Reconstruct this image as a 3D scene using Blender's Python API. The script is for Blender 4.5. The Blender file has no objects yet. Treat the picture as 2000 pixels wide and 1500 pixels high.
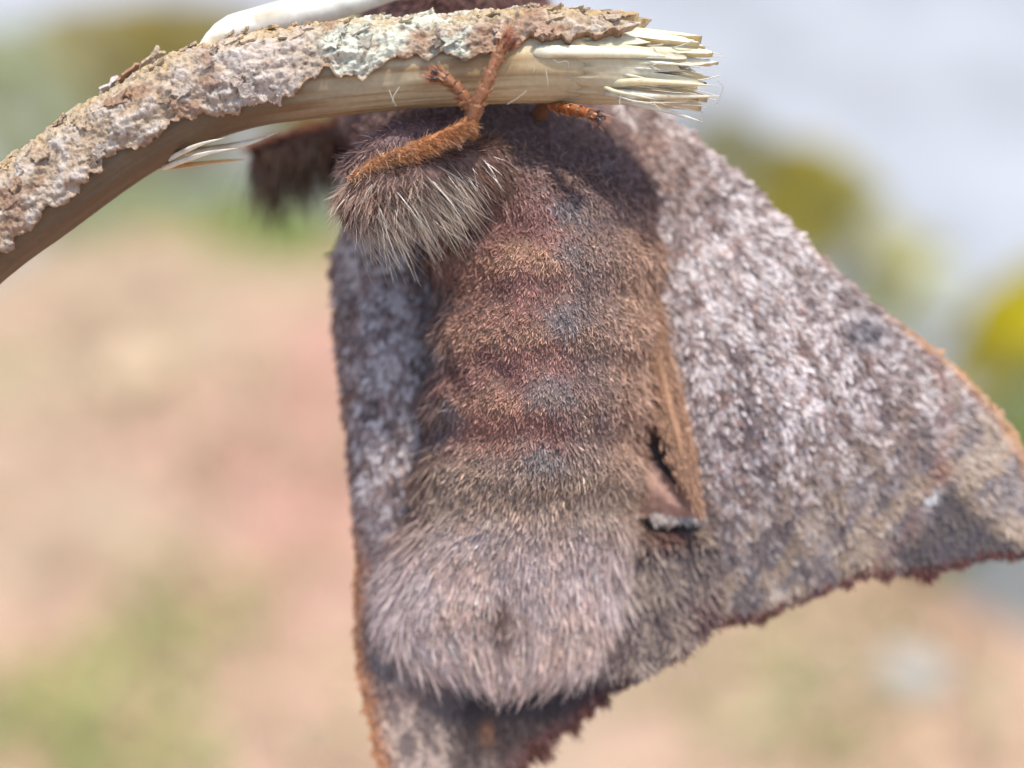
import bpy, math, random
import numpy as np
from mathutils import Vector

# ------------------------------------------------------------------ camera, world, sun, exposure
rng = np.random.default_rng(7)
random.seed(7)
sc = bpy.context.scene
COL = sc.collection
PITCH = math.radians(35.0)
DIST = 0.0577                    # camera to the plane of sharp focus
PX = 0.042 / 2000.0              # metres per photo pixel on that plane (42 mm wide view of a moth)
RT = np.array([1.0, 0.0, 0.0])
FW = np.array([0.0, math.cos(PITCH), -math.sin(PITCH)])
UP = np.array([0.0, math.sin(PITCH), math.cos(PITCH)])
CAM = np.array([0.0, 0.0, 0.42]) - FW * DIST

cam = bpy.data.cameras.new('camera')
cam.sensor_width = 36.0
cam.lens = 36.0 * DIST / 0.042
cam.clip_start = 0.002
cam.clip_end = 500.0
cam.dof.use_dof = True
cam.dof.focus_distance = DIST + 0.0012
cam.dof.aperture_fstop = cam.lens / 2.9
camo = bpy.data.objects.new('camera', cam)
COL.objects.link(camo)
camo.location = CAM
camo.rotation_euler = (math.pi / 2 - PITCH, 0, 0)
sc.camera = camo

SUN_DIR = 0.22 * RT + 0.82 * UP - 0.54 * FW
SUN_DIR = SUN_DIR / np.linalg.norm(SUN_DIR)
world = bpy.data.worlds.new('World')
sc.world = world
world.use_nodes = True
nt = world.node_tree
nt.nodes.clear()
wo = nt.nodes.new('ShaderNodeOutputWorld')
bg = nt.nodes.new('ShaderNodeBackground')
sky = nt.nodes.new('ShaderNodeTexSky')
sky.sky_type = 'NISHITA'
sky.sun_disc = False
sky.sun_elevation = math.asin(SUN_DIR[2])
sky.sun_rotation = math.atan2(SUN_DIR[0], SUN_DIR[1])
sky.dust_density = 2.0
bg.inputs['Strength'].default_value = 0.15
nt.links.new(sky.outputs['Color'], bg.inputs['Color'])
nt.links.new(bg.outputs['Background'], wo.inputs['Surface'])

sun = bpy.data.lights.new('sun', 'SUN')
sun.energy = 2.3
sun.angle = math.radians(0.6)
sun.color = (1.0, 0.955, 0.89)
suno = bpy.data.objects.new('sun', sun)
COL.objects.link(suno)
suno.rotation_euler = Vector(SUN_DIR).to_track_quat('Z', 'Y').to_euler()

sc.view_settings.view_transform = 'Standard'
sc.view_settings.look = 'None'
sc.view_settings.gamma = 1.0
sc.view_settings.exposure = 1.06
sc.view_settings.use_curve_mapping = False
sc.render.engine = 'CYCLES'
sc.cycles.max_bounces = 8
sc.cycles.use_denoising = True

# ------------------------------------------------------------------ helpers
def W(px, py, d=0.0):
    """photo pixel + depth in mm behind the focus plane -> world metres"""
    px = np.asarray(px, float); py = np.asarray(py, float); d = np.asarray(d, float) * 1e-3
    px, py, d = np.broadcast_arrays(px, py, d)
    k = (DIST + d) / DIST
    return (CAM + ((px - 1000) * PX * k)[..., None] * RT - ((py - 750) * PX * k)[..., None] * UP
            + (DIST + d)[..., None] * FW)

def hit(px, py, z=0.0):
    """photo pixel -> point on the horizontal plane at height z"""
    p = W(px, py, 0.0) - CAM
    return CAM + p * ((z - CAM[2]) / p[..., 2])[..., None]

def lin(r, g, b, k=1.0):
    c = np.array([r, g, b], float) / 255.0
    c = np.where(c <= 0.04045, c / 12.92, ((c + 0.055) / 1.055) ** 2.4)
    return np.clip(c * k, 0.005, 0.85)

def norm(v):
    return v / (np.linalg.norm(v, axis=-1, keepdims=True) + 1e-20)

def _hash(ix, iy, iz, seed):
    n = (ix * 374761393 + iy * 668265263 + iz * 2147483647 + seed * 1274126177) & 0xFFFFFFFF
    n = ((n ^ (n >> 13)) * 1274126177) & 0xFFFFFFFF
    n = ((n ^ (n >> 16)) * 2246822519) & 0xFFFFFFFF
    return ((n ^ (n >> 15)) & 0xFFFFFF) / float(0xFFFFFF)

def vnoise(p, seed=0):
    p = np.asarray(p, float)
    i = np.floor(p).astype(np.int64); f = p - i
    f = f * f * (3 - 2 * f)
    r = 0.0
    for dx in (0, 1):
        for dy in (0, 1):
            for dz in (0, 1):
                w = ((f[..., 0] if dx else 1 - f[..., 0]) * (f[..., 1] if dy else 1 - f[..., 1])
                     * (f[..., 2] if dz else 1 - f[..., 2]))
                r = r + w * _hash(i[..., 0] + dx, i[..., 1] + dy, i[..., 2] + dz, seed)
    return r

def fbm(p, octv=4, seed=0, gain=0.5):
    a, s, t = 1.0, 0.0, 0.0
    p = np.asarray(p, float)
    for o in range(octv):
        s = s + a * vnoise(p * (2.03 ** o) + 17.3 * o, seed + o); t += a; a *= gain
    return s / t

def n2(x, y, f, seed=0, octv=1):
    x, y = np.broadcast_arrays(np.asarray(x, float), np.asarray(y, float))
    return fbm(np.stack([x * f, y * f, np.zeros_like(x) + 0.37], -1), octv, seed)

def sstep(a, b, x):
    t = np.clip((x - a) / (b - a), 0, 1)
    return t * t * (3 - 2 * t)

def mixc(a, b, w):
    w = np.asarray(w)[..., None]
    return a * (1 - w) + b * w

def blob(x, y, cx, cy, rx, ry):
    return np.exp(-(((x - cx) / rx) ** 2 + ((y - cy) / ry) ** 2))

def make(name, verts, faces, mat, parent=None, cols=None, smooth=True, kind=None):
    """verts (n,3) in world metres; faces (m,k) int array or list of arrays"""
    verts = np.asarray(verts, float)
    off = np.array(parent.matrix_world.translation) if False else (PARENT_LOC.get(parent.name, np.zeros(3)) if parent else np.zeros(3))
    me = bpy.data.meshes.new(name)
    if not isinstance(faces, list):
        faces = [faces]
    faces = [np.asarray(f, np.int32) for f in faces if len(f)]
    me.vertices.add(len(verts))
    me.vertices.foreach_set('co', (verts - off).astype(np.float32).ravel())
    nl = sum(f.size for f in faces); nf = sum(len(f) for f in faces)
    me.loops.add(nl); me.polygons.add(nf)
    me.loops.foreach_set('vertex_index', np.concatenate([f.ravel() for f in faces]))
    tot = np.concatenate([np.full(len(f), f.shape[1], np.int32) for f in faces])
    st = np.concatenate([[0], np.cumsum(tot)[:-1]]).astype(np.int32)
    me.polygons.foreach_set('loop_start', st)
    me.polygons.foreach_set('loop_total', tot)
    me.polygons.foreach_set('use_smooth', np.full(nf, smooth, bool))
    me.update(calc_edges=True)
    me.validate()
    if cols is not None:
        at = me.color_attributes.new('Col', 'FLOAT_COLOR', 'POINT')
        c = np.ones((len(verts), 4), np.float32)
        c[:, :3] = np.clip(cols, 0.003, 0.9)
        at.data.foreach_set('color', c.ravel())
    me.materials.append(mat)
    o = bpy.data.objects.new(name, me)
    COL.objects.link(o)
    if parent is not None:
        o.parent = parent
    PARENT_LOC[o.name] = off
    if kind:
        o['kind'] = kind
    return o

PARENT_LOC = {}

def empty(name, loc, label=None, cat=None, group=None):
    o = bpy.data.objects.new(name, None)
    COL.objects.link(o)
    o.empty_display_size = 0.005
    o.location = loc
    PARENT_LOC[o.name] = np.array(loc, float)
    if label: o['label'] = label
    if cat: o['category'] = cat
    if group: o['group'] = group
    return o

def tag(o, label, cat, group=None):
    o['label'] = label; o['category'] = cat
    if group: o['group'] = group
    return o

def grid_faces(nu, nv, wrap=False):
    i = np.arange(nu - 1)[:, None]; j = np.arange(nv if wrap else nv - 1)[None, :]
    j2 = (j + 1) % nv
    a = i * nv + j; b = i * nv + j2; c = (i + 1) * nv + j2; d = (i + 1) * nv + j
    return np.stack([a, b, c, d], -1).reshape(-1, 4)

def ribbons(root, dirn, nrm, length, width, c0, c1, bend=None, seg=2, prof=None, roll=0.0):
    """flat tapered scales / hairs; returns verts, quads, colours"""
    n = len(root)
    dirn = norm(dirn)
    side = norm(np.cross(dirn, nrm))
    if np.any(roll):
        nn = np.cross(side, dirn)
        a = rng.uniform(-1, 1, n) * roll
        side = side * np.cos(a)[:, None] + nn * np.sin(a)[:, None]
    if bend is None:
        bend = np.zeros((n, 3))
    if prof is None:
        prof = [0.6, 1.0, 0.35]
    prof = np.interp(np.linspace(0, 1, seg + 1), np.linspace(0, 1, len(prof)), prof)
    t = np.linspace(0, 1, seg + 1)[None, :, None]
    L = np.asarray(length)[:, None, None]; wd = np.asarray(width)[:, None, None]
    cen = root[:, None] + dirn[:, None] * L * t + bend[:, None] * L * t * t
    hw = side[:, None] * wd * 0.5 * prof[None, :, None]
    v = np.stack([cen - hw, cen + hw], 2)                 # n, seg+1, 2, 3
    cc = c0[:, None] * (1 - t) + c1[:, None] * t
    cc = np.repeat(cc[:, :, None], 2, 2)
    base = (np.arange(n) * (seg + 1) * 2)[:, None]
    k = (np.arange(seg) * 2)[None, :]
    f = np.stack([base + k, base + k + 1, base + k + 3, base + k + 2], -1).reshape(-1, 4)
    return v.reshape(-1, 3), f, cc.reshape(-1, 3)

def join(parts):
    vs, fs, cs, o = [], [], [], 0
    for v, f, c in parts:
        vs.append(v); fs.append(np.asarray(f) + o); cs.append(c); o += len(v)
    return np.concatenate(vs), [f for f in fs], np.concatenate(cs)

def smooth_path(pts, n):
    """Catmull-Rom through pts (m,k), n samples"""
    P = np.asarray(pts, float)
    P = np.vstack([2 * P[0] - P[1], P, 2 * P[-1] - P[-2]])
    m = len(P) - 3
    seglen = np.linalg.norm(P[2:-1, :2] - P[1:-2, :2], axis=1) + 1e-9
    cum = np.concatenate([[0], np.cumsum(seglen)])
    s = np.linspace(0, cum[-1], n)
    i = np.clip(np.searchsorted(cum, s, 'right') - 1, 0, m - 1)
    t = ((s - cum[i]) / seglen[i])[:, None]
    a, b, c, d = P[i], P[i + 1], P[i + 2], P[i + 3]
    return 0.5 * ((2 * b) + (-a + c) * t + (2 * a - 5 * b + 4 * c - d) * t * t + (-a + 3 * b - 3 * c + d) * t ** 3)

def frames(C):
    T = norm(np.gradient(C, axis=0))
    e2 = -FW - (T @ -FW)[:, None] * T
    e2 = norm(e2)
    e1 = norm(np.cross(e2, T))
    return T, e1, e2

def tube(C, r, nv=14, caps=True, bump=0.0, seed=0, freq=3000.0):
    """closed tube along world points C (n,3) with radii r (n,) in metres"""
    n = len(C)
    T, e1, e2 = frames(C)
    a = np.linspace(0, 2 * math.pi, nv, endpoint=False)
    dirs = e2[:, None] * np.cos(a)[None, :, None] + e1[:, None] * np.sin(a)[None, :, None]
    rr = np.repeat(np.asarray(r, float)[:, None], nv, 1)
    P = C[:, None] + dirs * rr[..., None]
    if bump:
        rr = rr * (1 + bump * (fbm(P * freq, 3, seed) - 0.5) * 2)
        P = C[:, None] + dirs * rr[..., None]
    v = P.reshape(-1, 3); f = [grid_faces(n, nv, True)]
    if caps:
        k = len(v)
        v = np.vstack([v, C[0], C[-1]])
        j = np.arange(nv); j2 = (j + 1) % nv
        f.append(np.stack([np.full(nv, k), j2, j], -1))
        f.append(np.stack([np.full(nv, k + 1), (n - 1) * nv + j, (n - 1) * nv + j2], -1))
    return v, f, dirs

# ------------------------------------------------------------------ materials
def mat(name, col=None, rough=0.7, spec=0.3, sss=0.0, sss_r=0.0006, trans=0.0, noise=None, bump=None, sheen=0.0):
    m = bpy.data.materials.new(name)
    m.use_nodes = True
    t = m.node_tree; b = t.nodes['Principled BSDF']
    b.inputs['Roughness'].default_value = rough
    b.inputs['Specular IOR Level'].default_value = spec
    if sheen:
        b.inputs['Sheen Weight'].default_value = sheen
        b.inputs['Sheen Roughness'].default_value = 0.5
    if col is None:
        c = t.nodes.new('ShaderNodeAttribute'); c.attribute_name = 'Col'; src = c.outputs['Color']
    else:
        c = t.nodes.new('ShaderNodeRGB'); c.outputs[0].default_value = (*col, 1); src = c.outputs[0]
    tc = t.nodes.new('ShaderNodeTexCoord')
    if noise:
        sc_, lo, hi = noise
        n = t.nodes.new('ShaderNodeTexNoise'); n.inputs['Scale'].default_value = sc_
        n.inputs['Detail'].default_value = 6
        t.links.new(tc.outputs['Object'], n.inputs['Vector'])
        mr = t.nodes.new('ShaderNodeMapRange')
        mr.inputs['From Min'].default_value = 0.3; mr.inputs['From Max'].default_value = 0.7
        mr.inputs['To Min'].default_value = lo; mr.inputs['To Max'].default_value = hi
        t.links.new(n.outputs['Fac'], mr.inputs['Value'])
        mx = t.nodes.new('ShaderNodeVectorMath'); mx.operation = 'SCALE'
        t.links.new(src, mx.inputs[0]); t.links.new(mr.outputs[0], mx.inputs['Scale'])
        src = mx.outputs[0]
    t.links.new(src, b.inputs['Base Color'])
    if bump:
        sc_, st, dist = bump
        n = t.nodes.new('ShaderNodeTexNoise'); n.inputs['Scale'].default_value = sc_
        n.inputs['Detail'].default_value = 8
        t.links.new(tc.outputs['Object'], n.inputs['Vector'])
        bp = t.nodes.new('ShaderNodeBump'); bp.inputs['Strength'].default_value = st
        bp.inputs['Distance'].default_value = dist
        t.links.new(n.outputs['Fac'], bp.inputs['Height'])
        t.links.new(bp.outputs[0], b.inputs['Normal'])
    if sss:
        b.inputs['Subsurface Weight'].default_value = sss
        b.inputs['Subsurface Radius'].default_value = (1.0, 0.7, 0.4)
        b.inputs['Subsurface Scale'].default_value = sss_r
    if trans:
        tr = t.nodes.new('ShaderNodeBsdfTranslucent'); t.links.new(src, tr.inputs['Color'])
        ms = t.nodes.new('ShaderNodeMixShader'); ms.inputs[0].default_value = trans
        t.links.new(b.outputs[0], ms.inputs[1]); t.links.new(tr.outputs[0], ms.inputs[2])
        t.links.new(ms.outputs[0], t.nodes['Material Output'].inputs['Surface'])
    return m

M = dict(
    fur=mat('moth_fur', rough=0.55, spec=0.35, trans=0.25),
    scale=mat('wing_scale', rough=0.5, spec=0.4, trans=0.2),
    skin=mat('moth_skin', rough=0.6, spec=0.3, noise=(9000, 0.7, 1.2)),
    leg=mat('leg_cuticle', rough=0.4, spec=0.5, sss=0.25, sss_r=0.0002, noise=(14000, 0.75, 1.2)),
    hair=mat('leg_hair', rough=0.3, spec=0.6, trans=0.3),
    bark=mat('bark', rough=0.85, spec=0.2, noise=(5500, 0.78, 1.16), bump=(9000, 0.8, 0.0001)),
    wood=mat('bare_wood', rough=0.6, spec=0.3, sss=0.35, sss_r=0.0009, noise=(4000, 0.9, 1.06)),
    fibre=mat('wood_fibre', rough=0.35, spec=0.5, trans=0.4),
    rock=mat('limestone', rough=0.9, spec=0.2, noise=(14, 0.85, 1.12), bump=(120, 0.6, 0.004)),
    moss=mat('lichen', rough=0.9, spec=0.1, noise=(60, 0.75, 1.25), bump=(400, 0.8, 0.003)),
    soil=mat('soil', rough=0.95, spec=0.1, noise=(60, 0.8, 1.2), bump=(160, 0.7, 0.006)),
    grass=mat('grass_blade', rough=0.5, spec=0.3, trans=0.35),
    stone=mat('pebble', rough=0.8, spec=0.2, noise=(90, 0.85, 1.12), bump=(300, 0.5, 0.002)),
)

# ------------------------------------------------------------------ ground
def axis_coords(lo, hi, n):
    mid = np.linspace(lo, hi, n)
    far = np.geomspace(0.05, 150, 28)
    return np.concatenate([(lo - far)[::-1], mid, hi + far])

gx = axis_coords(-1.1, 1.1, 180); gy = axis_coords(-0.4, 1.6, 170)
GX, GY = np.meshgrid(gx, gy, indexing='ij')
def ground_z(x, y):
    p = np.stack([x, y, np.zeros_like(x)], -1)
    fade = np.exp(-np.maximum(0, np.hypot(x, y) - 2) / 4)
    return ((fbm(p * 9, 4, 3) - 0.5) * 0.03 + (fbm(p * 55, 3, 8) - 0.5) * 0.010) * fade - 0.004
GZ = ground_z(GX, GY)
pg = np.stack([GX, GY, GX * 0], -1)
gc = mixc(lin(216, 177, 152, 0.57), lin(210, 163, 142, 0.57), sstep(0.42, 0.62, fbm(pg * 6, 3, 21)))
gc = mixc(gc, lin(212, 176, 150, 0.57), sstep(0.5, 0.66, fbm(pg * 11, 3, 31)))
gc = mixc(gc, lin(192, 182, 146, 0.55), 0.4 * sstep(0.52, 0.68, fbm(pg * 8, 3, 41)))
gc = mixc(gc, lin(150, 116, 92, 0.56), 0.5 * sstep(0.6, 0.75, fbm(pg * 38, 2, 51)))
ground = make('ground', np.stack([GX, GY, GZ], -1).reshape(-1, 3), grid_faces(len(gx), len(gy))[:, ::-1], M['soil'],
              cols=gc.reshape(-1, 3), kind='structure')

# grass and low weeds in loose tufts
tufts = [(430, 355, .055, 420, 0), (560, 420, .05, 260, 0), (480, 330, .04, 240, 0), (90, 1390, .05, 260, 1), (250, 1440, .05, 240, 1),
         (200, 1290, .045, 160, 1), (430, 1180, .04, 120, 1), (120, 720, .05, 90, 2), (300, 820, .05, 110, 2), (620, 900, .05, 110, 2),
         (1680, 1190, .05, 150, 2), (1540, 1440, .05, 190, 1), (1880, 1400, .05, 120, 2), (1650, 600, .06, 160, 0), (1960, 900, .05, 160, 2),
         (40, 200, .05, 160, 2), (1900, 760, .06, 140, 2), (620, 1420, .05, 110, 2), (1450, 1250, .05, 90, 2)]
gr = []
cl = [lin(176, 204, 110, 0.8), lin(194, 198, 132, 0.85), lin(196, 188, 146, 0.85)]
for (px, py, rad, n, k) in tufts:
    n = int(n * (1.0 if k == 0 else 0.55))
    c = hit(px, py, 0.0)
    xy = c[None, :2] + rng.normal(0, rad * 0.6, (n, 2))
    root = np.column_stack([xy, ground_z(xy[:, 0], xy[:, 1]) - 0.002])
    dv = np.column_stack([rng.normal(0, 0.6, (n, 2)), np.ones(n)])
    nr = np.column_stack([rng.normal(0, 1, (n, 2)), np.zeros(n)]) + 1e-3
    cc = cl[k][None] * rng.uniform(0.7, 1.25, (n, 1)) * (1 + rng.normal(0, 0.06, (n, 3)))
    bend = np.column_stack([rng.normal(0, 0.4, (n, 2)), np.full(n, -0.35)])
    gr.append(ribbons(root, dv, nr, rng.uniform(0.012, 0.034, n), rng.uniform(0.002, 0.005, n), cc * 0.95, cc, bend, 3, [0.7, 1, 0.7, 0.1]))
v, f, c = join(gr)
g = make('grass', v, f, M['grass'], cols=c, kind='stuff')
g['label'] = 'loose green grass and weeds sprouting from the tan soil'
g['category'] = 'grass'

# ------------------------------------------------------------------ pale boulder with lichen
H = 0.11
front = [(-900, 330), (-300, 190), (0, 110), (300, 62), (700, 70), (1000, 130), (1400, 300), (1700, 430), (2000, 600), (2300, 740), (2700, 820)]
fp = hit(np.array([p[0] for p in front]), np.array([p[1] for p in front]), H)[:, :2]
back = fp[-1] + np.array([[0.35, 0.15], [0.45, 0.6], [0.1, 1.15], [-0.9, 1.35], [-1.5, 1.0]])
outl = smooth_path(np.vstack([fp, back, fp[:1]]), 221)[:220, :2]
cen = outl.mean(0)
def inside(x, y):
    r = np.zeros(x.shape, bool)
    x0, y0 = outl[-1]
    for (x1, y1) in outl:
        if y0 != y1:
            r ^= ((y1 > y) != (y0 > y)) & (x < (x0 - x1) * (y - y1) / (y0 - y1) + x1)
        x0, y0 = x1, y1
    return r
def rock_z(x, y):
    x = np.atleast_1d(np.asarray(x, float)); y = np.atleast_1d(np.asarray(y, float))
    sh = x.shape; xf, yf = x.ravel(), y.ravel()
    d = np.min(np.hypot(xf[:, None] - outl[None, :, 0], yf[:, None] - outl[None, :, 1]), 1)
    d = np.where(inside(xf, yf), d, -d)
    p = np.stack([xf, yf, xf * 0], -1)
    d = d + (fbm(p * 9, 3, 63) - .5) * 0.07
    z = -0.05 + 0.155 * sstep(-0.10, 0.045, d) + 0.03 * sstep(0.04, 0.5, d)
    z = z + ((fbm(p * 5, 4, 61) - .5) * 0.04 + (fbm(p * 26, 3, 66) - .5) * 0.016) * sstep(-0.08, 0.0, d)
    return z.reshape(sh)
bx_ = np.linspace(-1.9, 1.7, 190); by_ = np.linspace(0.35, 2.7, 130)
BX, BY = np.meshgrid(bx_, by_, indexing='ij')
BZ = rock_z(BX, BY)
R_ = np.stack([BX, BY, BZ], -1)
rc = mixc(np.broadcast_to(lin(214, 217, 220, 0.47), R_.shape), lin(204, 206, 208, 0.45), sstep(0.45, 0.62, fbm(R_ * 7, 3, 71)))
rc = mixc(rc, lin(196, 192, 172, 0.48), 0.7 * sstep(0.085, 0.03, R_[..., 2]) * sstep(0.3, 0.55, fbm(R_ * 12, 2, 75)))
boulder = empty('boulder', (cen[0], cen[1], 0.0), 'low pale grey boulder with olive and yellow lichen lying on the soil', 'boulder')
gf = grid_faces(len(bx_), len(by_))
gf = gf[BZ.reshape(-1)[gf].max(1) > -0.0495][:, ::-1]
used = np.unique(gf); remap = np.zeros(R_.shape[0] * R_.shape[1], int); remap[used] = np.arange(len(used))
make('rock_mass', R_.reshape(-1, 3)[used], remap[gf], M['rock'], boulder, rc.reshape(-1, 3)[used])

def cushion(px, py, rx, ry, h, col, seed):
    z = 0.05
    for _ in range(12):
        c = hit(px, py, z); z = 0.5 * z + 0.5 * max(float(rock_z(c[0], c[1])[0]), 0.0)
    c = hit(px, py, z)
    a = np.linspace(0, 2 * math.pi, 40, endpoint=False); k = np.linspace(0, 1, 12)
    A, K = np.meshgrid(a, k)
    edge = 1 + 0.5 * (fbm(np.stack([np.cos(A) * 1.7 + seed, np.sin(A) * 1.7, A * 0], -1), 3, seed) - 0.5) * 2
    X = c[0] + np.cos(A) * K * rx * edge; Y = c[1] + np.sin(A) * K * ry * edge
    P = np.stack([X, Y, np.zeros_like(X)], -1)
    Z = np.maximum(rock_z(X, Y), -0.002) - 0.003 + (0.003 + h) * np.sqrt(np.maximum(0, 1 - K ** 2)) + (fbm(P * 70, 3, seed) - 0.5) * h * 0.8 * (1 - K ** 4)
    P[..., 2] = Z
    cc = mixc(np.broadcast_to(col, P.shape), col * 0.75, sstep(0.45, 0.65, fbm(P * 45, 2, seed + 5)))
    make('lichen_patch', P.reshape(-1, 3), grid_faces(len(k), len(a), True), M['moss'], boulder, cc.reshape(-1, 3))

for i, (px, py, rx, ry, h, col) in enumerate([
        (1545, 395, .030, .030, .008, lin(160, 146, 62, .6)), (1600, 450, .030, .03, .008, lin(156, 146, 74, .6)),
        (1730, 520, .030, .026, .006, lin(176, 170, 116, .62)), (1670, 470, .022, .018, .005, lin(196, 190, 150, .6)),
        (1960, 625, .030, .026, .010, lin(196, 176, 30, .62)), (2050, 610, .03, .03, .010, lin(190, 176, 40, .62)),
        (1800, 590, .024, .02, .004, lin(200, 200, 168, .62)), (1900, 740, .03, .02, .004, lin(196, 194, 164, .6)),
        (290, 85, .055, .05, .010, lin(152, 136, 74, .55)), (190, 105, .05, .045, .009, lin(160, 148, 100, .55)),
        (380, 60, .05, .04, .009, lin(150, 136, 84, .55)), (60, 170, .07, .05, .008, lin(174, 178, 136, .5)),
        (620, 140, .05, .04, .009, lin(160, 150, 90, .5)), (1420, 340, .03, .03, .008, lin(170, 164, 120, .5)), (1690, 620, .03, .024, .005, lin(196, 206, 158, .6)),
        (1960, 850, .05, .03, .006, lin(150, 160, 96, .55)), (250, 190, .07, .04, .006, lin(176, 172, 130, .5))]):
    cushion(px, py, rx, ry, h, col, 90 + i)

def pebble(px, py, r, col, seed, label):
    c = hit(px, py, 0.0); c[2] = ground_z(c[0:1], c[1:2])[0]
    th = np.linspace(0.02, math.pi - 0.02, 18); ph = np.linspace(0, 2 * math.pi, 28, endpoint=False)
    T_, P_ = np.meshgrid(th, ph, indexing='ij')
    D_ = np.stack([np.sin(T_) * np.cos(P_) * 1.2, np.sin(T_) * np.sin(P_), np.cos(T_) * 0.6], -1)
    rr = r * (1 + 0.45 * (fbm(D_ * 1.8 + seed, 4, seed) - 0.5))
    V = D_ * rr[..., None] + c + np.array([0, 0, r * 0.28])
    o = make('pebble', V.reshape(-1, 3), grid_faces(18, 28, True), M['stone'], cols=np.broadcast_to(col, V.shape).reshape(-1, 3))
    tag(o, label, 'pebble')
pebble(1780, 1315, 0.013, lin(215, 210, 200, .5), 3, 'whitish pebble on bare soil below the moth wing')
pebble(265, 745, 0.018, lin(226, 196, 160, .62), 5, 'peach coloured pebble on the soil under the bent twig')

# ------------------------------------------------------------------ twig
tw_px = [(-100, 535), (0, 444), (120, 354), (248, 264), (376, 196), (480, 163), (600, 145), (800, 126), (1000, 114), (1120, 114), (1240, 122)]
vis = smooth_path(tw_px, 620)
Cv = W(vis[:, 0], vis[:, 1], 2.2)
p0 = Cv[0]
ext = smooth_path(np.array([[-0.115, 0.035, -0.06], [-0.112, 0.03, 0.06], [-0.100, 0.02, 0.20], [-0.082, 0.0, 0.32], [-0.058, p0[1] - 0.010, 0.385],
                            [-0.036, p0[1] - 0.004, p0[2] - 0.018], list(p0 + (p0 - Cv[6]) / np.linalg.norm(p0 - Cv[6]) * 0.003)]), 190)
CT = np.vstack([ext, Cv])
NE = len(ext)
xs = np.concatenate([np.full(NE, -200.0), vis[:, 0]])           # photo x along the twig, for the wear pattern and the painted wood shade
arc = np.concatenate([[0], np.cumsum(np.linalg.norm(np.diff(CT, axis=0), axis=1))])
T_t, E1, E2 = frames(CT)
RB = np.full(len(CT), 1.98e-3); RB[:NE] = np.interp(np.arange(NE), [0, NE - 30, NE], [2.6e-3, 2.1e-3, 1.98e-3])
RW = RB * 0.865
twig = empty('broken_twig', (CT[0][0], CT[0][1], 0.0), 'bent broken twig with peeling lichen-grey bark and splintered pale end', 'twig')

# bare wood core
nv = 120
al = np.linspace(0, 2 * math.pi, nv, endpoint=False)
dirs = E2[:, None] * np.cos(al)[None, :, None] + E1[:, None] * np.sin(al)[None, :, None]
AR = np.repeat(arc[:, None], nv, 1); AL = np.repeat(al[None], len(CT), 0)
gp = np.stack([AR * 220, np.cos(AL) * 9, np.sin(AL) * 9], -1)
gn = fbm(gp, 4, 111)
flat = 1 - 0.05 * (fbm(np.stack([AR * 120, np.cos(AL) * 2.5, np.sin(AL) * 2.5], -1), 2, 115))
endt = 1 - 0.30 * sstep(1120, 1180, xs)[:, None]
rw = RW[:, None] * (flat + (gn - 0.5) * 0.09) * endt
cenw = CT - E1 * (0.20e-3 * sstep(-150, 100, xs))[:, None]
Pw = cenw[:, None] + dirs * rw[..., None]
wc = mixc(np.broadcast_to(lin(226, 208, 168, .8), Pw.shape), lin(176, 142, 98, .8), sstep(0.42, 0.68, gn))
left_shade = sstep(900, 300, xs)[:, None] * 1.0
wc = mixc(wc, mixc(np.broadcast_to(lin(96, 76, 56, .7), wc.shape), lin(124, 100, 74, .7), gn), (0.92 * sstep(820, 420, xs) + 0.25 * sstep(1000, 820, xs) * sstep(420, 820, xs))[:, None])  # shade under the bark painted into the wood: dark left, fading to pale
wc = mixc(wc, mixc(np.broadcast_to(lin(214, 196, 158, .78), wc.shape), lin(196, 172, 128, .78), gn), 0.8 * np.repeat(sstep(900, 1100, xs)[:, None], nv, 1))
vw = np.vstack([Pw.reshape(-1, 3), cenw[0], cenw[-1]])
k = len(vw); jj = np.arange(nv); j2 = (jj + 1) % nv
fw = [grid_faces(len(CT), nv, True), np.stack([np.full(nv, k - 2), j2, jj], -1), np.stack([np.full(nv, k - 1), (len(CT) - 1) * nv + jj, (len(CT) - 1) * nv + j2], -1)]
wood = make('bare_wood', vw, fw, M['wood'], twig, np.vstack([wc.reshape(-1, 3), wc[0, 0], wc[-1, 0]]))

# bark shell, ragged lower lip
sel = np.arange(len(CT))[xs < 1216]
nb = 130
xb = xs[sel]
lip = np.interp(xb, [-200, -100, 0, 120, 200, 300, 370, 460, 580, 600, 800, 900, 960, 1030, 1110, 1215],
                [-62, -40, -36, -36, -32, -36, -42, -38, -32, -18, -12, -10, -4, 14, 10, 24])
a1 = arc[sel]
def jag(seed):
    z = np.zeros_like(a1)
    return ((fbm(np.stack([a1 * 1400, z, z + seed], -1), 3, seed) - 0.5) * 30 + (np.floor(vnoise(np.stack([a1 * 2600, z, z + seed], -1), seed + 3) * 4) - 1.5) * 2.5
            + (vnoise(np.stack([a1 * 300, z, z], -1), seed + 7) - 0.5) * 22)
full = sstep(-130, -195, xb)
lo = np.radians((lip + jag(131)) * (1 - full) + -88 * full)
hi = np.radians((200 + jag(137)) * (1 - full) + 271 * full)
u = np.linspace(0, 1, nb)[None]
ALb = lo[:, None] + (hi - lo)[:, None] * u
dirb = E2[sel][:, None] * np.cos(ALb)[..., None] + E1[sel][:, None] * np.sin(ALb)[..., None]
base = CT[sel][:, None] + dirb * RB[sel][:, None, None]
q = np.stack([np.repeat(a1[:, None], nb, 1) * 900, np.cos(ALb) * 2.2, np.sin(ALb) * 2.2], -1)
n1 = fbm(q, 4, 141); n2_ = fbm(q * np.array([1.5, 3.0, 3.0]), 4, 147); n3 = fbm(q * np.array([3.2, 4.0, 4.0]), 3, 149)
plate = np.floor(n2_ * 7) / 7
disp = (n1 - 0.5) * 0.38 + (plate - 0.45) * 0.22 + (n3 - 0.5) * 0.30 + (fbm(q * np.array([7, 8, 8]), 2, 153) - 0.5) * 0.16
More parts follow.
